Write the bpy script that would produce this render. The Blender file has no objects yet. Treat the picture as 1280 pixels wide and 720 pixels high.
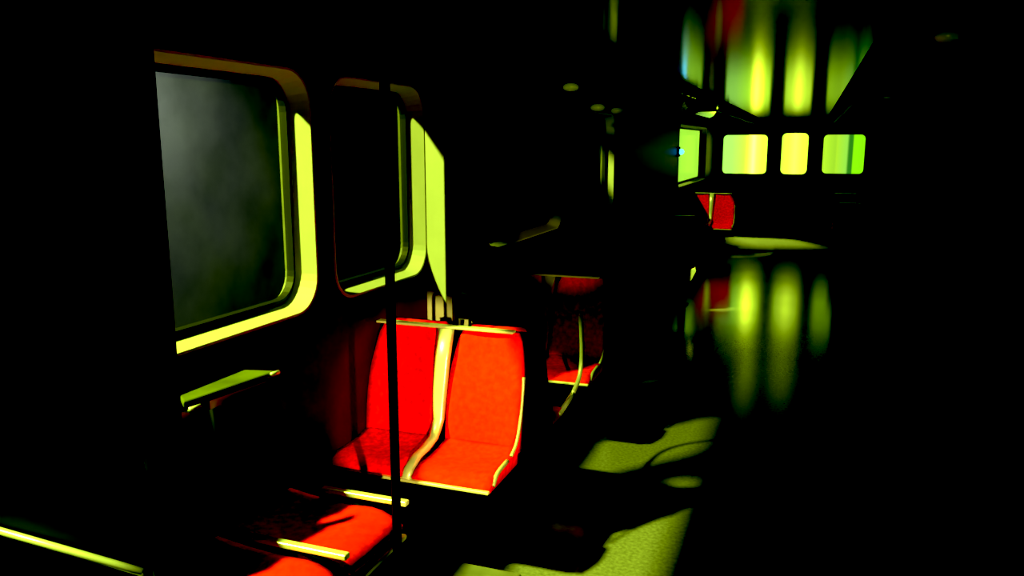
import bpy, bmesh, math, random
from mathutils import Vector, Matrix
random.seed(7)
S = bpy.context.scene
COL = S.collection
PI = math.pi

# ------------------------------------------------------------------ materials
def mat(name, color, rough=.5, metal=0., spec=.5, noise=None, emit=None, bump=0., nscale=20., coat=0.):
    m = bpy.data.materials.new(name); m.use_nodes = True
    nt = m.node_tree; b = nt.nodes['Principled BSDF']
    b.inputs['Base Color'].default_value = (*color, 1)
    b.inputs['Roughness'].default_value = rough
    b.inputs['Metallic'].default_value = metal
    b.inputs['Specular IOR Level'].default_value = spec
    b.inputs['Coat Weight'].default_value = coat
    tc = nt.nodes.new('ShaderNodeTexCoord')
    if noise is not None:
        n = nt.nodes.new('ShaderNodeTexNoise'); n.inputs['Scale'].default_value = nscale
        n.inputs['Detail'].default_value = 5
        r = nt.nodes.new('ShaderNodeValToRGB')
        r.color_ramp.elements[0].position = .32; r.color_ramp.elements[1].position = .68
        r.color_ramp.elements[0].color = (*[c*(1-noise) for c in color], 1)
        r.color_ramp.elements[1].color = (*[min(1, c*(1+noise)) for c in color], 1)
        nt.links.new(tc.outputs['Object'], n.inputs['Vector'])
        nt.links.new(n.outputs['Fac'], r.inputs['Fac'])
        nt.links.new(r.outputs['Color'], b.inputs['Base Color'])
        if bump:
            bp = nt.nodes.new('ShaderNodeBump'); bp.inputs['Strength'].default_value = bump
            bp.inputs['Distance'].default_value = .004
            nt.links.new(n.outputs['Fac'], bp.inputs['Height'])
            nt.links.new(bp.outputs['Normal'], b.inputs['Normal'])
    if emit:
        b.inputs['Emission Color'].default_value = (*emit[0], 1)
        b.inputs['Emission Strength'].default_value = emit[1]
    return m

M = {}
M['white'] = mat('cream_window_frame', (.50, .50, .47), .5, noise=.04, nscale=8)
M['gasket'] = mat('black_rubber_gasket', (.008, .008, .008), .6, spec=.2)
M['rim'] = mat('grey_outer_rim', (.10, .105, .07), .6, noise=.15)
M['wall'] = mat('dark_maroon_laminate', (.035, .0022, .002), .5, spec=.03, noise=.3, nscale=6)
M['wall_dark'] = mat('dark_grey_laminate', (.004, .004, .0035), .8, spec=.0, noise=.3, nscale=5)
M['panel'] = mat('black_partition_panel', (.003, .003, .003), .6, spec=.05, noise=.2)
M['red'] = mat('red_velour', (.80, .010, .003), .85, spec=.12, noise=.28, nscale=38, bump=.25)
M['steel'] = mat('brushed_steel', (.8, .8, .72), .32, metal=.55, noise=.06, nscale=30)
M['satin'] = mat('satin_aluminium', (.62, .6, .5), .35, metal=.4, noise=.08, nscale=30)
M['dull'] = mat('dull_aluminium_ledge', (.33, .33, .29), .38, metal=.3, noise=.15, nscale=12)
M['black'] = mat('black_metal', (.003, .003, .003), .6, spec=.03)
M['chrome'] = mat('dark_chrome', (.35, .35, .28), .3, metal=.3, noise=.1)
M['cap'] = mat('olive_grey_cap', (.075, .09, .03), .5, noise=.25, nscale=9, spec=.2)
M['red_shade'] = mat('shade_painted_red', (.02, .002, .002), .7, spec=.05, noise=.2)  # seat red for the bench backs, with shade painted into the colour
M['shell'] = mat('dark_seat_shell', (.004, .004, .004), .6, spec=.04)
M['box'] = mat('grey_painted_box', (.11, .11, .09), .5, noise=.3, nscale=7)
M['strap'] = mat('pale_plastic_handle', (.35, .36, .25), .25, spec=.6)

def floor_mat():
    m = mat('speckled_grey_floor', (.15, .15, .125), .27, noise=.25, nscale=60, spec=1.)
    nt = m.node_tree; b = nt.nodes['Principled BSDF']
    # scuffs vary the sheen of the flooring
    tc = nt.nodes.new('ShaderNodeTexCoord')
    n = nt.nodes.new('ShaderNodeTexNoise'); n.inputs['Scale'].default_value = 2.2; n.inputs['Detail'].default_value = 3
    mr = nt.nodes.new('ShaderNodeMapRange')
    mr.inputs['To Min'].default_value = .13; mr.inputs['To Max'].default_value = .18
    nt.links.new(tc.outputs['Object'], n.inputs['Vector'])
    nt.links.new(n.outputs['Fac'], mr.inputs['Value'])
    nt.links.new(mr.outputs['Result'], b.inputs['Roughness'])
    return m
M['floor'] = floor_mat()
M['ceil'] = mat('glossy_ceiling_laminate', (.003, .003, .0025), .13, spec=.15, noise=.2, nscale=4)
M['concrete'] = mat('tunnel_concrete', (.30, .32, .29), .85, noise=.3, nscale=3.0)

def glass_mat(name, haze, tint=(.55, .62, .5), trans=.96):
    m = bpy.data.materials.new(name); m.use_nodes = True
    nt = m.node_tree; nt.nodes.clear()
    out = nt.nodes.new('ShaderNodeOutputMaterial')
    tr = nt.nodes.new('ShaderNodeBsdfTransparent'); tr.inputs['Color'].default_value = (trans, trans, trans*.98, 1)
    tl = nt.nodes.new('ShaderNodeBsdfTranslucent'); tl.inputs['Color'].default_value = (*tint, 1)
    gl = nt.nodes.new('ShaderNodeBsdfGlossy'); gl.inputs['Roughness'].default_value = .05
    fr = nt.nodes.new('ShaderNodeFresnel'); fr.inputs['IOR'].default_value = 1.03
    tc = nt.nodes.new('ShaderNodeTexCoord')
    n = nt.nodes.new('ShaderNodeTexNoise'); n.inputs['Scale'].default_value = 5; n.inputs['Detail'].default_value = 4
    mr = nt.nodes.new('ShaderNodeMapRange')
    mr.inputs['From Min'].default_value = .3; mr.inputs['From Max'].default_value = .7
    mr.inputs['To Min'].default_value = haze*.4; mr.inputs['To Max'].default_value = haze*1.6
    a = nt.nodes.new('ShaderNodeMixShader'); b = nt.nodes.new('ShaderNodeMixShader')
    L = nt.links.new
    L(tc.outputs['Object'], n.inputs['Vector']); L(n.outputs['Fac'], mr.inputs['Value'])
    L(mr.outputs['Result'], a.inputs['Fac']); L(tr.outputs[0], a.inputs[1]); L(tl.outputs[0], a.inputs[2])
    dim = nt.nodes.new('ShaderNodeMath'); dim.operation = 'MULTIPLY'; dim.inputs[1].default_value = .2
    L(fr.outputs[0], dim.inputs[0]); L(dim.outputs[0], b.inputs['Fac']); L(a.outputs[0], b.inputs[1]); L(gl.outputs[0], b.inputs[2])
    L(b.outputs[0], out.inputs['Surface'])
    return m
M['glass'] = glass_mat('grimy_glass', .006)
M['dimming'] = glass_mat('dimming_glass', .006, trans=.55)  # tint added so this pane lets less light onto the floor
M['clear'] = glass_mat('clear_glass', .004)

def glow_wall(name, axis, bands, base, strength):
    """station wall with its light painted as emission: bright and dim bands along one axis (object coords)"""
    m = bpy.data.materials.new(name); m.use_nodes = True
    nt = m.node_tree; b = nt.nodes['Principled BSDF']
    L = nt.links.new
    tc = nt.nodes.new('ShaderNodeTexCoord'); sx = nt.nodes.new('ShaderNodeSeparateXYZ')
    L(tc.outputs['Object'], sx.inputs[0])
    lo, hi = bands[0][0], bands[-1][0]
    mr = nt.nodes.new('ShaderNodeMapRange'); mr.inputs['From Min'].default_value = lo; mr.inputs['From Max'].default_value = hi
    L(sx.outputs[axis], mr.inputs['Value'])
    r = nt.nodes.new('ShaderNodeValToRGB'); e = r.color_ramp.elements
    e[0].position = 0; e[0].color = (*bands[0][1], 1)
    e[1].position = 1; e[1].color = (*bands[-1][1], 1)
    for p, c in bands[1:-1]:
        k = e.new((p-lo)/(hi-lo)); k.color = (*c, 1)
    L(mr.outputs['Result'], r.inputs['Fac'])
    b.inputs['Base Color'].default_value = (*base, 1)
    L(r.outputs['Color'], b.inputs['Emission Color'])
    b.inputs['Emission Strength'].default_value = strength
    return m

# ------------------------------------------------------------------ mesh helpers
def obj(name, bm, m, parent=None, smooth=False, bevel=0., subsurf=0):
    bmesh.ops.recalc_face_normals(bm, faces=bm.faces)
    me = bpy.data.meshes.new(name); bm.to_mesh(me); bm.free()
    me.materials.append(m)
    if smooth:
        for p in me.polygons: p.use_smooth = True
    o = bpy.data.objects.new(name, me); COL.objects.link(o)
    if parent: o.parent = parent
    if bevel:
        k = o.modifiers.new('bevel', 'BEVEL'); k.width = bevel; k.segments = 3; k.limit_method = 'ANGLE'
    if subsurf:
        k = o.modifiers.new('sub', 'SUBSURF'); k.levels = subsurf; k.render_levels = subsurf
    return o

def box(bm, x0, x1, y0, y1, z0, z1):
    v = [bm.verts.new((x, y, z)) for x in (x0, x1) for y in (y0, y1) for z in (z0, z1)]
    for f in ((0,1,3,2),(4,6,7,5),(0,4,5,1),(2,3,7,6),(0,2,6,4),(1,5,7,3)):
        bm.faces.new([v[i] for i in f])
    return bm

def B(*a):
    bm = bmesh.new()
    for q in a: box(bm, *q)
    return bm

def tube(bm, pts, r, seg=12, cap=True):
    pts = [Vector(p) for p in pts]; rings = []
    up = None
    for i, p in enumerate(pts):
        t = (pts[min(i+1, len(pts)-1)] - pts[max(i-1, 0)]).normalized()
        if up is None:
            up = Vector((0, 0, 1)) if abs(t.z) < .9 else Vector((1, 0, 0))
        s = t.cross(up).normalized(); up = s.cross(t).normalized()
        rr = r[i] if isinstance(r, (list, tuple)) else r
        rings.append([bm.verts.new(p + s*math.cos(a)*rr + up*math.sin(a)*rr) for a in [2*PI*k/seg for k in range(seg)]])
    for a, b in zip(rings, rings[1:]):
        for k in range(seg): bm.faces.new((a[k], a[(k+1) % seg], b[(k+1) % seg], b[k]))
    if cap:
        bm.faces.new(rings[0]); bm.faces.new(rings[-1])
    return bm

def smooth_path(pts, n=6):
    """Catmull-Rom through points"""
    P = [Vector(p) for p in pts]; out = []
    for i in range(len(P)-1):
        p0 = P[max(i-1, 0)]; p1 = P[i]; p2 = P[i+1]; p3 = P[min(i+2, len(P)-1)]
        for k in range(n):
            t = k/n
            out.append(.5*((2*p1)+(p2-p0)*t+(2*p0-5*p1+4*p2-p3)*t*t+(3*p1-p0-3*p2+p3)*t**3))
    out.append(P[-1]); return out

def rrect(a0, a1, b0, b1, r, n=7):
    pts = []
    for ca, cb, s in ((a1-r, b1-r, 0), (a0+r, b1-r, 1), (a0+r, b0+r, 2), (a1-r, b0+r, 3)):
        for k in range(n+1):
            t = (s + k/n)*PI/2
            pts.append((ca + r*math.cos(t), cb + r*math.sin(t)))
    return pts

def sheet(outer, holes, place):
    """flat sheet with holes. outer/holes are lists of 2-D points; place maps (a,b) to 3-D"""
    bm = bmesh.new(); edges = []
    for loop in [outer]+holes:
        vs = [bm.verts.new(place(*p)) for p in loop]
        for i in range(len(vs)): edges.append(bm.edges.new((vs[i], vs[(i+1) % len(vs)])))
    bmesh.ops.triangle_fill(bm, use_beauty=True, use_dissolve=False, edges=edges)
    return bm

def ring(loops, place3):
    """loft through closed loops of (a, b, depth)"""
    bm = bmesh.new(); rs = [[bm.verts.new(place3(*p)) for p in L] for L in loops]
    for a, b in zip(rs, rs[1:]):
        n = len(a)
        for i in range(n): bm.faces.new((a[i], a[(i+1) % n], b[(i+1) % n], b[i]))
    return bm

def fill(loop, place3):
    bm = bmesh.new(); bm.faces.new([bm.verts.new(place3(*p)) for p in loop]); return bm

def struct(o):
    o['kind'] = 'structure'; return o
def thing(name, label, cat, loc=(0,0,0), rz=0, group=None):
    o = bpy.data.objects.new(name, None); COL.objects.link(o)
    o.empty_display_size = .1
    o.location = loc; o.rotation_euler = (0, 0, rz)
    return tag(o, label, cat, group)
def tag(o, label, cat, group=None):
    o['label'] = label; o['category'] = cat
    if group: o['group'] = group
    return o
def dup(root, loc, rz, label, group=None):
    r = root.copy(); COL.objects.link(r); r.location = loc; r.rotation_euler = (0, 0, rz)
    r['label'] = label
    if group: r['group'] = group
    for ch in list(root.children):
        c = ch.copy(); COL.objects.link(c); c.parent = r
        for g in ch.children:
            d = g.copy(); COL.objects.link(d); d.parent = c
    return r

# ------------------------------------------------------------------ the car shell
XL, XR = -1.45, 1.45          # inner wall faces
XO = -1.575                    # outer skin of the left wall
Y0, Y1 = -1.3, 16.5
ZC, ZE = 2.20, 2.06           # ceiling centre, ceiling edge at the walls

struct(obj('floor', B((XL-.2, XR+.2, Y0-.1, Y1+.15, -.08, 0)), M['floor']))

def extrude_y(loop, y0, y1):
    bm = bmesh.new()
    a = [bm.verts.new((x, y0, z)) for x, z in loop]; b = [bm.verts.new((x, y1, z)) for x, z in loop]
    n = len(loop)
    for i in range(n): bm.faces.new((a[i], a[(i+1) % n], b[(i+1) % n], b[i]))
    bm.faces.new(a); bm.faces.new(b)
    return bm
struct(obj('ceiling', extrude_y([(-.58, ZC), (.58, ZC), (.58, 2.44), (-.58, 2.44)], Y0-.1, Y1+.15), M['ceil']))
for sx, nm in ((-1, 'trim_2'), (1, 'trim_3')):   # sloping coves between ceiling and walls
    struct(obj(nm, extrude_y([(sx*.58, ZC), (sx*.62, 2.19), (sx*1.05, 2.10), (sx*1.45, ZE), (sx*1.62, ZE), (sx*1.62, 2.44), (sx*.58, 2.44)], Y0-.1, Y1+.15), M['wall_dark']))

# left wall with its row of rounded windows: (y0, y1, z0, z1) of the inner lip
WIN = [(-.35, .90), (1.05, 2.64), (2.78, 3.60), (4.42, 5.97), (6.12, 7.72), (11.85, 15.1)]
WZ0, WZ1, WR = 1.105, 2.0, .13
SPL, DEP = .028, .085          # splay and depth of the cream reveal
lip = [rrect(a, b, WZ0, WZ1, WR) for a, b in WIN]
inn = [rrect(a+SPL, b-SPL, WZ0+.025, WZ1-.025, WR-.02) for a, b in WIN]
gas = [rrect(a+SPL+.022, b-SPL-.012, WZ0+.045, WZ1-.045, WR-.03) for a, b in WIN]
out_ = [rrect(a+SPL-.02, b-SPL+.0, WZ0+.03, WZ1+.03, WR-.02) for a, b in WIN]
rect = [(Y0-.1, -.02), (Y1+.1, -.02), (Y1+.1, ZE+.06), (Y0-.1, ZE+.06)]
lw = sheet(rect, lip, lambda a, b: (XL, a, b))
struct(obj('wall_left', lw, M['wall']))
struct(obj('wall_left_outer_skin', sheet(rect, out_, lambda a, b: (XO, a, b)), M['panel']))
for i, (a, b) in enumerate(WIN):
    # flat lip proud of the wall, reveal, gasket, pane, outer rim
    e = bpy.data.objects.new('window_%d' % (i+1), None); COL.objects.link(e)
    e.location = (XL, (a+b)/2, WZ0); e['kind'] = 'structure'
    P = lambda y, z, d, a=a, b=b: (d, y-(a+b)/2, z-WZ0)
    d1 = -DEP
    fr = ring([[(y, z, -.002) for y, z in rrect(a-.012, b+.012, WZ0-.012, WZ1+.012, WR+.012)],
               [(y, z, .006) for y, z in rrect(a-.008, b+.008, WZ0-.008, WZ1+.008, WR+.008)],
               [(y, z, .004) for y, z in lip[i]],
               [(y, z, d1) for y, z in inn[i]]], P)
    obj('window_frame', fr, M['white'], e)
    ga = ring([[(y, z, d1-.001) for y, z in inn[i]], [(y, z, d1+.012) for y, z in rrect(a+SPL+.004, b-SPL-.004, WZ0+.03, WZ1-.03, WR-.022)],
               [(y, z, d1+.012) for y, z in gas[i]], [(y, z, d1-.02) for y, z in gas[i]]], P)
    obj('gasket', ga, M['gasket'], e)
    rm = ring([[(y, z, d1-.018) for y, z in gas[i]], [(y, z, d1-.022) for y, z in out_[i]], [(y, z, XO-XL+.002) for y, z in out_[i]]], P)
    obj('outer_rim', rm, M['rim'], e)
    obj('pane', fill([(y, z, d1-.01) for y, z in gas[i]], P), M['dimming' if i == 2 else 'glass' if i < 5 else 'clear'], e)

# right wall, near end wall
RW = [(-1.15, .75), (.95, 2.6), (2.8, 4.4)]
rl = [rrect(a, b, WZ0, WZ1, WR) for a, b in RW]
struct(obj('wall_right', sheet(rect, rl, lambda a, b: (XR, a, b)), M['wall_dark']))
for i, (a, b) in enumerate(RW):
    e = bpy.data.objects.new('window_%d' % (9+i), None); COL.objects.link(e)
    e.location = (XR, (a+b)/2, WZ0); e['kind'] = 'structure'
    P = lambda y, z, d, a=a, b=b: (d, y-(a+b)/2, z-WZ0)
    obj('window_frame', ring([[(y, z, -.006) for y, z in rrect(a-.02, b+.02, WZ0-.02, WZ1+.02, WR+.02)], [(y, z, -.006) for y, z in rl[i]], [(y, z, .05) for y, z in rl[i]]], P), M['gasket'], e)
    obj('pane', fill([(y, z, .03) for y, z in rl[i]], P), M['clear'], e)
struct(obj('wall_near', B((XL-.2, XR+.2, Y0-.15, Y0, -.02, 2.3)), M['wall_dark']))
struct(obj('baseboard_left', B((XL, XL+.025, Y0, Y1, 0, .12)), M['gasket'], bevel=.004))
struct(obj('baseboard_right', B((XR-.025, XR, Y0, Y1, 0, .12)), M['gasket'], bevel=.004))

# far end wall: left window, door with window, right window
EW = [(-1.30, -.44, 1.14, 1.91), (.55, 1.30, 1.16, 1.91)]
DR = (-.36, .46, -.015, 1.99)
DW = (-.19, .29, 1.15, 1.93)
holes = [rrect(*w, .09) for w in EW]
dloop = [(DR[0], DR[2]), (DR[1], DR[2]), (DR[1], DR[3]), (DR[0], DR[3])]
fw = sheet([(XL-.1, -.02), (XR+.1, -.02), (XR+.1, 2.3), (XL-.1, 2.3)], holes+[dloop], lambda a, b: (a, Y1, b))
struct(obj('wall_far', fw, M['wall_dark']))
def end_window(name, w, m_pane, parent=None):
    cx, cz = (w[0]+w[1])/2, w[2]
    e = bpy.data.objects.new(name, None); COL.objects.link(e); e.location = (cx, Y1, cz); e['kind'] = 'structure'
    P = lambda x, z, d: (x-cx, d, z-cz)
    o = rrect(w[0]-.03, w[1]+.03, w[2]-.03, w[3]+.03, .11); h = rrect(*w, .09); q = rrect(w[0]+.012, w[1]-.012, w[2]+.012, w[3]-.012, .08)
    obj('window_frame', ring([[(x, z, -.001) for x, z in o], [(x, z, -.012) for x, z in o], [(x, z, -.012) for x, z in q], [(x, z, .05) for x, z in q]], P), M['gasket'], e)
    obj('pane', fill([(x, z, .01) for x, z in q], P), m_pane, e)
    return e
end_window('window_7', EW[0], M['clear'])
end_window('window_8', EW[1], M['clear'])
d = bpy.data.objects.new('door_1', None); COL.objects.link(d); d.location = (.05, Y1, 0); d['kind'] = 'structure'
PD = lambda x, z: (x-.05, .0, z)
obj('door_leaf', sheet(dloop, [rrect(*DW, .09)], PD), M['wall_dark'], d)
obj('window_frame', ring([[(x-.05, z, -.001) for x, z in rrect(DW[0]-.025, DW[1]+.025, DW[2]-.025, DW[3]+.025, .11)],
                          [(x-.05, z, -.01) for x, z in rrect(DW[0]-.02, DW[1]+.02, DW[2]-.02, DW[3]+.02, .105)],
                          [(x-.05, z, -.01) for x, z in rrect(*DW, .09)], [(x-.05, z, .05) for x, z in rrect(*DW, .09)]], lambda x, z, y: (x, y, z)), M['gasket'], d)
obj('pane', fill([(x-.05, z, .03) for x, z in rrect(*DW, .09)], lambda x, z, y: (x, y, z)), M['clear'], d)
hb = tube(bmesh.new(), smooth_path([(-.33, .018, .98), (-.33, -.03, .99), (-.33, -.03, 1.12), (-.33, .018, 1.13)], 5), .008, 8)
obj('door_handle', hb, M['black'], d, smooth=True)

# pale pillar between the second and third windows, standing proud of the wall
struct(obj('trim_1', B((XL, -1.34, 3.605, 3.68, .0, 2.07)), M['white'], bevel=.006))
# ------------------------------------------------------------------ outside
struct(obj('tunnel_wall', B((-2.75, -2.6, -6, 18.0, -1.2, 2.5)), M['concrete']))
G = (.50, 1., .05)
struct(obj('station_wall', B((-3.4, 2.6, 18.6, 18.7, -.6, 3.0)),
    glow_wall('station_wall_glow', 'X', [(-3.0, (.09, .22, .015)), (-2.0, (.10, .22, .015)), (-1.75, (.10, .26, .04)), (-1.3, (.12, .28, .04)), (-1.04, (.17, .38, .02)), (-.97, (.25, .45, .02)), (-.9, (1., 1.5, .05)), (-.84, (1.3, 1.9, .10)), (-.77, (.95, 1.4, .04)), (-.66, (.28, .5, .02)),
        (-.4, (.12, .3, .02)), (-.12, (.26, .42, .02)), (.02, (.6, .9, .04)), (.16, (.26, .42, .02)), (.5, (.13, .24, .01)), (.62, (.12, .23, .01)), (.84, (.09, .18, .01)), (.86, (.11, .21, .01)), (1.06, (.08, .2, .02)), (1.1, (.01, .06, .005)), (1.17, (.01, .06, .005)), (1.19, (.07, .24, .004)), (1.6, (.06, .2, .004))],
        (.3, .3, .2), 4.5)))  # wall glows by itself; the tube streak is painted into the bands

# ------------------------------------------------------------------ seats
def backrest_bm(w, h, lean, top_narrow=.8, wing=.03, thick=.035, n=12, mrows=14):
    """concave bucket backrest: front faces -y, bottom edge at z=0"""
    bm = bmesh.new(); F = []; K = []
    for j in range(mrows+1):
        v = j/mrows; z = v*h
        hw = w/2
        if v > .55: hw = w/2*(1-(1-top_narrow)*((v-.55)/.45)**1.6)
        if v > .93: hw *= 1-.06*((v-.93)/.07)
        fr = []; bk = []
        for i in range(n+1):
            u = -1+2*i/n
            y = lean*v - wing*(abs(u)**2.4)*(1-.35*v) - .018*math.sin(PI*min(1, v*1.25))
            edge = .012*(abs(u)**10) + .012*(v**14)
            fr.append(bm.verts.new((u*hw, y+edge, z))); bk.append(bm.verts.new((u*hw, lean*v+thick, z)))
        F.append(fr); K.append(bk)
    for j in range(mrows):
        for i in range(n):
            bm.faces.new((F[j][i], F[j][i+1], F[j+1][i+1], F[j+1][i])); bm.faces.new((K[j][i+1], K[j][i], K[j+1][i], K[j+1][i+1]))
        bm.faces.new((F[j][0], F[j+1][0], K[j+1][0], K[j][0])); bm.faces.new((F[j][n], K[j][n], K[j+1][n], F[j+1][n]))
    for i in range(n):
        bm.faces.new((F[0][i], K[0][i], K[0][i+1], F[0][i+1])); bm.faces.new((F[-1][i], F[-1][i+1], K[-1][i+1], K[-1][i]))
    return bm

def cushion_bm(w, dep, thick=.07, n=12, m=12):
    """dished cushion, back edge at y=0, front rolls down at y=-dep; top at z=0"""
    bm = bmesh.new(); T = []; Bt = []
    for j in range(m+1):
        v = j/m; y = -dep*v
        roll = -thick*.75*max(0, (v-.72)/.28)**2
        a = []; b = []
        for i in range(n+1):
            u = -1+2*i/n
            z = roll + .016*abs(u)**2.5 - .012*math.sin(PI*v) + .012*(1-v)**3 - .012*abs(u)**12
            a.append(bm.verts.new((u*w/2, y, z))); b.append(bm.verts.new((u*w/2, y*.985, -thick-.005)))
        T.append(a); Bt.append(b)
    for j in range(m):
        for i in range(n):
            bm.faces.new((T[j][i], T[j][i+1], T[j+1][i+1], T[j+1][i])); bm.faces.new((Bt[j][i+1], Bt[j][i], Bt[j+1][i], Bt[j+1][i+1]))
        bm.faces.new((T[j][0], T[j+1][0], Bt[j+1][0], Bt[j][0])); bm.faces.new((T[j][n], Bt[j][n], Bt[j+1][n], T[j+1][n]))
    for i in range(n):
        bm.faces.new((T[0][i], Bt[0][i], Bt[0][i+1], T[0][i+1])); bm.faces.new((T[m][i], T[m][i+1], Bt[m][i+1], Bt[m][i]))
    return bm

def strip_bm(path, w, t=.012):
    """flat metal strip of width w (along x) following (y,z) points"""
    bm = bmesh.new(); L = []
    n = len(path)
    for i, (y, z) in enumerate(path):
        y0, z0 = path[max(0, i-1)]; y1, z1 = path[min(n-1, i+1)]
        l = math.hypot(y1-y0, z1-z0); ny, nz = (z1-z0)/l, -(y1-y0)/l
        ww = w[i] if isinstance(w, list) else w
        L.append([bm.verts.new(p) for p in ((-ww/2, y, z), (-ww*.28, y+ny*t, z+nz*t), (ww*.28, y+ny*t, z+nz*t), (ww/2, y, z))])
    for a, b in zip(L, L[1:]):
        for k in range(3): bm.faces.new((a[k], a[k+1], b[k+1], b[k]))
        bm.faces.new((a[3], a[0], b[0], b[3]))
    bm.faces.new(L[0]); bm.faces.new(L[-1])
    return bm

def rounded_bar(x0, x1, y0, y1, z0, z1): return B((x0, x1, y0, y1, z0, z1))

def double_seat(label, loc, rz, group=None, pitch=.385, w=.33, dep=.33, zs=.48, h=.485, lean=.10, mid_w=.066, long_bench=False):
    t = thing('double_seat', label, 'seat', loc, rz, group)
    for s in (-1, 1):
        c = obj('seat_cushion', cushion_bm(w, dep, .07 if long_bench else .05), M['red'], t, smooth=True); c.location = (s*pitch/2, .0, zs)
        b = obj('backrest', backrest_bm(w, h, lean), M['red'], t, smooth=True); b.location = (s*pitch/2, .0, zs-.015)
    W = pitch/2 + w/2
    zt = zs-.015+h
    # shell behind, pedestal
    sh = bmesh.new()
    prof = [(.038, zs-.10), (lean+.038, zt-.01), (lean+.06, zt-.01), (.06, zs-.14)]
    a = [sh.verts.new((-W, y, z)) for y, z in prof]; c_ = [sh.verts.new((W, y, z)) for y, z in prof]
    for i in range(4): sh.faces.new((a[i], a[(i+1) % 4], c_[(i+1) % 4], c_[i]))
    sh.faces.new(a); sh.faces.new(c_)
    obj('seat_shell', sh, M['shell'], t)
    obj('seat_frame', B((-W, W, -dep*.93, .06, zs-.125, zs-(.078 if long_bench else .058))), M['black'], t, bevel=.008)
    for s in (-1, 1):
        obj('leg', B((s*W*.6-.03, s*W*.6+.03, -dep*.55, -.02, 0, zs-.12), (s*W*.6-.05, s*W*.6+.05, -dep*.62, .03, 0, .015)), M['black'], t, bevel=.006)
    # top trim, front trim
    if long_bench:
        bm = bmesh.new(); q = [(.05, .15), (-.03, .055), (.34, .005), (.31, .13)]
        a = [bm.verts.new((x, y, zt)) for x, y in q]; b = [bm.verts.new((x, y, zt+.02)) for x, y in q]
        for i in range(4): bm.faces.new((a[i], a[(i+1) % 4], b[(i+1) % 4], b[i]))
        bm.faces.new(a); bm.faces.new(b)
        obj('top_cap', bm, M['cap'], t, bevel=.006)
        obj('cap_bolt', tube(bmesh.new(), [(-.02, .045, zt-.006), (.02, .04, zt-.006)], .008, 10), M['steel'], t, smooth=True)
        obj('cap_bolt', tube(bmesh.new(), [(.31, .004, zt+.014), (.345, .0, zt+.014)], .007, 10), M['steel'], t, smooth=True)
    else:
        obj('top_trim', B((-W+.01, W-.055, lean-.022, lean+.022, zt+.002, zt+.013)), M['steel'], t, bevel=.004)
    obj('front_trim', B((-W, W, -dep-.012, -dep+.012, zs-(.094 if long_bench else .056), zs-(.078 if long_bench else .044))), M['satin'], t, bevel=.004)
    # dividing strip: down the backs, over the cushions
    path = [(lean-.03, zt+.004), (lean*.75-.045, zs+h*.72), (lean*.5-.05, zs+h*.45), (lean*.25-.045, zs+h*.2), (-.045, zs+.06), (-.075, zs+.03), (-.16, zs+.012), (-dep*.7, zs+.008), (-dep*.92, zs-.02), (-dep, zs-.06)]
    wd = [mid_w*1.2, mid_w*1.1, mid_w, mid_w*.85, mid_w*.75, mid_w*.7, mid_w*.7, mid_w*.7, mid_w*.7, mid_w*.7]
    obj('divider', strip_bm(path, wd), M['steel'], t, smooth=True)
    # metal edge following the aisle side
    for s in ((1,) if not long_bench else (1, -1)):
        p = smooth_path([(s*(W+.004), lean*.62-.01, zs+h*.62), (s*(W+.006), lean*.3-.02, zs+h*.3), (s*(W+.006), -.04, zs+.05), (s*(W+.004), -.10, zs+.012)], 5)
        e = obj('side_rail', tube(bmesh.new(), p, .007, 8), M['dull'], t, smooth=True)
        q = [(s*(W+.002), -.14, zs+.006), (s*(W+.002), -.25, zs-.003), (s*(W+.002), -dep*.9, zs-.035)]
        obj('cushion_edge', tube(bmesh.new(), smooth_path(q, 4), .009, 8), M['dull'], t, smooth=True)
    return t

XS = -1.085
row1 = double_seat('red double seat facing the camera, brightly lit, with pale dividing strip', (XS, 2.98, 0), 0)
row2 = dup(row1, (XS, 3.31, 0), PI, 'double seat back to back with the brightly lit red one, red cushion corner showing')
row3 = dup(row1, (XS, 4.45, 0), 0, 'dim red double seat with pale top trim, behind the brightly lit one')
row4 = dup(row1, (XS, 8.75, 0), 0, 'dark double seat half way down the aisle, only its edge catching light')
row5 = dup(row1, (XS, 13.0, 0), 0, 'small red double seat near the far end, below the bright left windows')
row6 = dup(row1, (1.085, 11.4, 0), 0, 'dark double seat added against the right wall to block a floor reflection, nearer one', None)  # added unseen, keeps the right window's reflection off the floor
row7 = dup(row1, (1.085, 13.6, 0), 0, 'dark double seat added against the right wall to block a floor reflection, farther one', None)  # second added seat, blocking the same reflection

# grab handle on the top of the first double seat
gh = tube(bmesh.new(), smooth_path([(.03, .12, .93), (.03, .12, 1.07), (.04, .12, 1.10), (.075, .12, 1.10), (.09, .12, 1.07), (.09, .12, .93)], 5), .008, 8)
obj('grab_handle', gh, M['black'], row1, smooth=True)

sp = bmesh.new(); sq = [(-.10, .40), (.17, .40), (.19, .965), (.05, .965), (-.02, .7), (-.10, .52)]  # black sheet added to keep the seat's aisle side in shade
a = [sp.verts.new((-.372, y, z)) for y, z in sq]; b = [sp.verts.new((-.362, y, z)) for y, z in sq]
for i in range(6): sp.faces.new((a[i], a[(i+1) % 6], b[(i+1) % 6], b[i]))
sp.faces.new(a); sp.faces.new(b)
obj('shade_panel', sp, M['panel'], row2)
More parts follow.
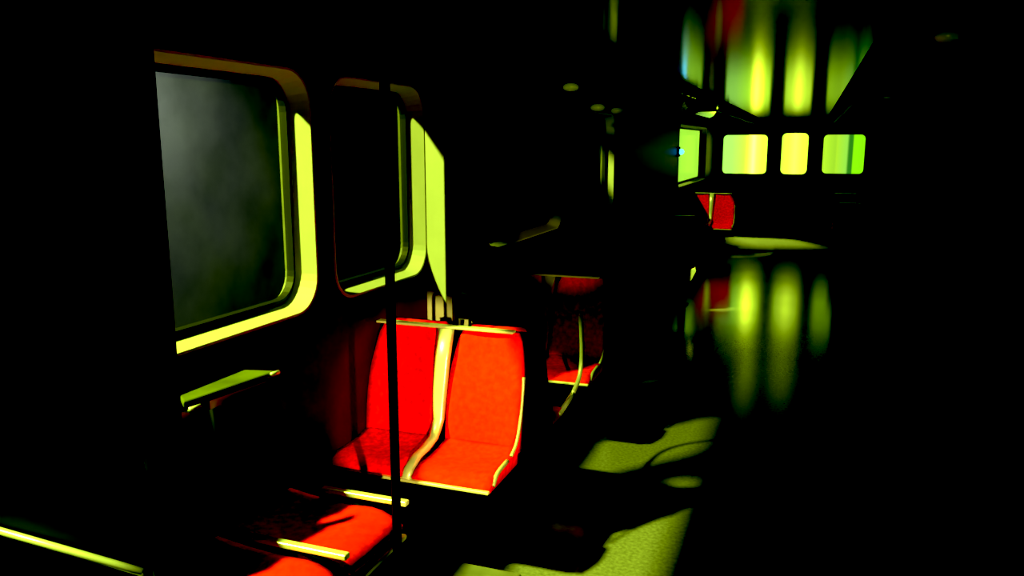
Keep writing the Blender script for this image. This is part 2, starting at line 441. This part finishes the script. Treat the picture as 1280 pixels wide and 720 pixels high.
# curved chrome arm on the aisle end of the second seat, plate added on the fourth to catch a glint (local coordinates)
arm = [(-.357, -.33, .452), (-.357, -.50, .478), (-.357, -.62, .535), (-.357, -.66, .655), (-.357, -.62, .86), (-.357, -.55, .89)]
obj('curved_arm', tube(bmesh.new(), smooth_path(arm[1:], 6), .012, 10), M['chrome'], row2, smooth=True)
obj('arm_base', tube(bmesh.new(), [(-.357, -.25, .445), (-.357, -.50, .474)], .013, 10), M['steel'], row2, smooth=True)
ep = bmesh.new(); eq = [(.285, .315), (.335, .325), (.385, .43), (.375, .47), (.335, .45)]
a = [ep.verts.new((x, -.375, z-.40)) for x, z in eq]; b = [ep.verts.new((x, -.36, z-.40)) for x, z in eq]
for i in range(5): ep.faces.new((a[i], a[(i+1) % 5], b[(i+1) % 5], b[i]))
ep.faces.new(a); ep.faces.new(b)
o = obj('glint_plate', ep, M['satin'], row4, bevel=.004); o.location = (0, 0, .40)
# longitudinal seat under the first window
bench = double_seat('red bench seat along the wall beneath the large window, with metal dividers', (-1.27, 1.79, 0), PI/2, pitch=.36, w=.335, dep=.45, zs=.575, h=.42, lean=-0.0, long_bench=True, mid_w=.04)
for c in list(row2.children):
    if c.name.startswith('top_trim'): bpy.data.objects.remove(c)
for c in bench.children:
    if c.name.startswith('backrest'): c.data.materials[0] = M['red_shade']
    if c.name.startswith(('divider', 'side_rail', 'cushion_edge')): c.data.materials[0] = M['black']
for x in (0, .36, -.36):
    obj('seat_divider', B((x-.013, x+.013, -.46, -.14, .588, .606)), M['steel'], bench, bevel=.005)

# ------------------------------------------------------------------ partition, pole, rails
p = thing('partition', 'black partition panel at the left edge with a bright metal rail across it', 'partition', (-1.08, 1.1, 0))
obj('panel', B((-.37, .365, -.012, .012, .12, 2.06)), M['panel'], p, bevel=.004)
for x in (.28, -.33):
    obj('foot', B((x-.02, x+.02, -.015, .015, 0, .13)), M['black'], p)
obj('edge_strip', tube(bmesh.new(), [(.295, -.016, .80), (.295, -.016, .95), (.292, -.016, .99)], .004, 8), M['dull'], p, smooth=True)
obj('edge_strip', tube(bmesh.new(), [(.297, -.016, 1.14), (.298, -.016, 1.22)], .004, 8), M['dull'], p, smooth=True)
obj('rail', tube(bmesh.new(), [(-.37, -.024, .963), (-.1, -.024, .952), (.275, -.024, .934)], .008, 12), M['steel'], p, smooth=True)
obj('top_trim', B((-.36, .17, -.016, -.011, 1.843, 1.850)), M['cap'], p)

pole = tag(obj('grab_pole', tube(bmesh.new(), [(0, 0, 0), (0, 0, 2.19)], .0145, 16), M['black'], smooth=True),
    'black vertical grab pole in front of the lit red double seat', 'pole')
pole.location = (-.785, 2.03, 0)

hb = tag(obj('light_catch_box', B((-1.0, -.55, 2.28, 2.53, 0, .20)), M['box'], bevel=.012), 'low grey box added in front of the red bench seat to show a patch of light', 'box')  # invented box, raised to catch light as a bright patch

for sx, lab in ((-1, 'overhead grab rail running along the left side of the ceiling'), (1, 'overhead grab rail running along the right side of the ceiling')):
    r = thing('overhead_rail', lab, 'rail', (sx*.7, 8.5, 2.11))
    obj('rail', tube(bmesh.new(), [(0, -7.5, 0), (0, 7.5, 0)], .014, 12), M['black'], r, smooth=True)
    for k in range(8):
        y = -7.2+k*14.4/7
        obj('bracket', tube(bmesh.new(), [(0, y, 0), (0, y, .05)], .01, 8), M['black'], r, smooth=True)

    for y, dr in (((3.6, .06), (4.1, .13), (4.55, .13), (6.2, .0)) if sx < 0 else ((2.75, .0), (4.6, .08), (5.6, .03))):
        st = obj('strap_handle', B((-.01, .01, -.016, .016, -.05-dr, .016)), M['black'], r); st.location = (0, y-8.5, 0)
        g = bmesh.new(); bmesh.ops.create_uvsphere(g, u_segments=16, v_segments=10, radius=1)
        for v in g.verts: v.co = Vector((v.co.x*.038, v.co.y*.03, v.co.z*.02 - .06 - dr))
        obj('grip', g, M['strap'], st, smooth=True)

# glossy facets added along the left cove, tilted to reflect the end windows
M['reflector'] = mat('glossy_reflector', (.004, .004, .004), .1, spec=.9)
def reflector(label, y, l, nx, nz, x, z, hw):
    t = thing('ceiling_reflector', label, 'light cover', (x, y, z))
    bm = bmesh.new(); n = 8
    prof = []
    for k in range(n+1):          # gently bowed cover
        u = -1+2*k/n
        prof.append((-nz*u*hw + nx*.006*(1-u*u), nx*u*hw + nz*.006*(1-u*u)))
    prof += [(-nz*hw-nx*.02, nx*hw-nz*.02), (nz*hw-nx*.06, -nx*hw-nz*.06)]
    a = [bm.verts.new((px, -l/2, pz)) for px, pz in prof]; b = [bm.verts.new((px, l/2, pz)) for px, pz in prof]
    m = len(prof)
    for i in range(m): bm.faces.new((a[i], a[(i+1) % m], b[(i+1) % m], b[i]))
    bm.faces.new(a); bm.faces.new(b)
    obj('reflector', bm, M['reflector'], t)
    for yy in (-l/2, l/2):
        obj('end_cap', B((-hw*.8, hw*.8, yy-.008, yy+.008, -hw*.35, hw*.6)), M['black'], t)
reflector('added dark glossy ceiling cover with a bright reflection above the far left window', 9.9, 1.4, .533, -.846, -.77, 2.13, .14)
reflector('added dark glossy ceiling cover nearer than the one with the bright reflection', 7.5, .9, .75, -.66, -.77, 2.10, .08)

# signal lamp on the left wall
s = thing('signal_lamp', 'tiny bright blue lamp on the wall beside the far left window', 'lamp', (XL, 11.75, 1.62))
obj('lamp_base', B((0, .03, -.05, .05, -.07, .07)), M['black'], s, bevel=.006)
bm = bmesh.new(); bmesh.ops.create_uvsphere(bm, u_segments=16, v_segments=10, radius=.038)
for v in bm.verts: v.co.x += .05
obj('bulb', bm, mat('blue_bulb', (.1, .5, .8), .3, emit=((.03, .5, 1.), 9)), s, smooth=True)

# ------------------------------------------------------------------ lights
def spot(name, target, dirv, dist, power, cone, color, radius=.15, blend=.15):
    l = bpy.data.lights.new(name, 'SPOT'); l.energy = power; l.spot_size = math.radians(cone); l.spot_blend = blend
    l.color = color; l.shadow_soft_size = radius
    o = bpy.data.objects.new(name, l); COL.objects.link(o)
    d = Vector(dirv).normalized(); o.location = Vector(target)-d*dist
    o.rotation_euler = d.to_track_quat('-Z', 'Y').to_euler(); return o
LC = (.68, 1., .07)
D = (1, .94, -1.45)
spot('platform_floodlight', (-1.5, 1.6, 1.55), D, 12, 42000, 20, LC, .3)
spot('platform_floodlight_far', (-1.5, 12.4, 1.5), D, 12, 9000, 8, LC, .15)
spot('jamb_fill', (-1.48, 5.93, 1.42), D, 12, 350, 2.6, LC, .1)  # added narrow spot, brightens only this window's far jamb
spot('jamb_fill_second', (-1.48, 7.68, 1.46), D, 12, 600, 2., LC, .1)  # another added spot, for the next window's jamb
spot('platform_lamp_opposite', (-1.06, 2.93, .65), (-2.6, 3.6, -1.05), 8.8, 6200, 6.1, (1., .85, .12), .04, .15)
spot('trim_fill', (-.95, 4.55, 1.14), (-2.5, 4.9, -.8), 9.5, 1400, 3.2, (.95, .9, .12), .05, .3)  # added narrow spot for the third seat's top trim
spot('arm_fill', (-.73, 3.77, .52), (-2.5, 4.9, -1.3), 9.5, 3500, 1.7, (.9, .95, .12), .04, .3)  # added tight spot to pick out the arm base
spot('plate_fill', (-.735, 8.37, .40), D, 12, 26000, 1.3, LC, .05, .4)  # added tight spot aimed at the fourth seat's plate
spot('far_floor_fill', (-.45, 15.0, 0), (.38, -1, -1.0), 5.2, 9000, 22, LC, .3, .5)  # added unseen spot that brightens the floor at the far end
spot('grip_fill', (-.7, 4.0, 2.03), (-.2, 1, .02), 4.9, 300, 4, LC, .03, .4)  # added inside the car to brighten the left grips
spot('grip_fill_second', (.7, 4.2, 2.03), (.05, 1, .02), 5.2, 40, 5, LC, .03, .4)  # same kind of added spot for the right grips
spot('tunnel_wall_fill', (-2.6, 3.1, 1.5), (-.55, .3, -.75), 1.0, 14, 120, (.9, 1., .9), .1, 1)  # added unseen spot on the tunnel wall behind the glass

w = bpy.data.worlds.new('world'); S.world = w; w.use_nodes = True
w.node_tree.nodes['Background'].inputs[0].default_value = (0, 0, 0, 1)

# ------------------------------------------------------------------ camera
cam = bpy.data.cameras.new('camera'); cam.sensor_width = 36; cam.lens = 36*1000/1280
co = bpy.data.objects.new('camera', cam); COL.objects.link(co)
co.location = (.34, 0, 1.74)
co.rotation_euler = (math.radians(90-10.2595), 0, math.radians(20.2046))
cam.clip_start = .05; cam.clip_end = 100
S.camera = co
S.view_settings.view_transform = 'Standard'
S.view_settings.look = 'None'
S.cycles.use_denoising = True
vs = S.view_settings; vs.use_curve_mapping = True
vs.curve_mapping.black_level = (.02, .02, .014)
vs.curve_mapping.update()
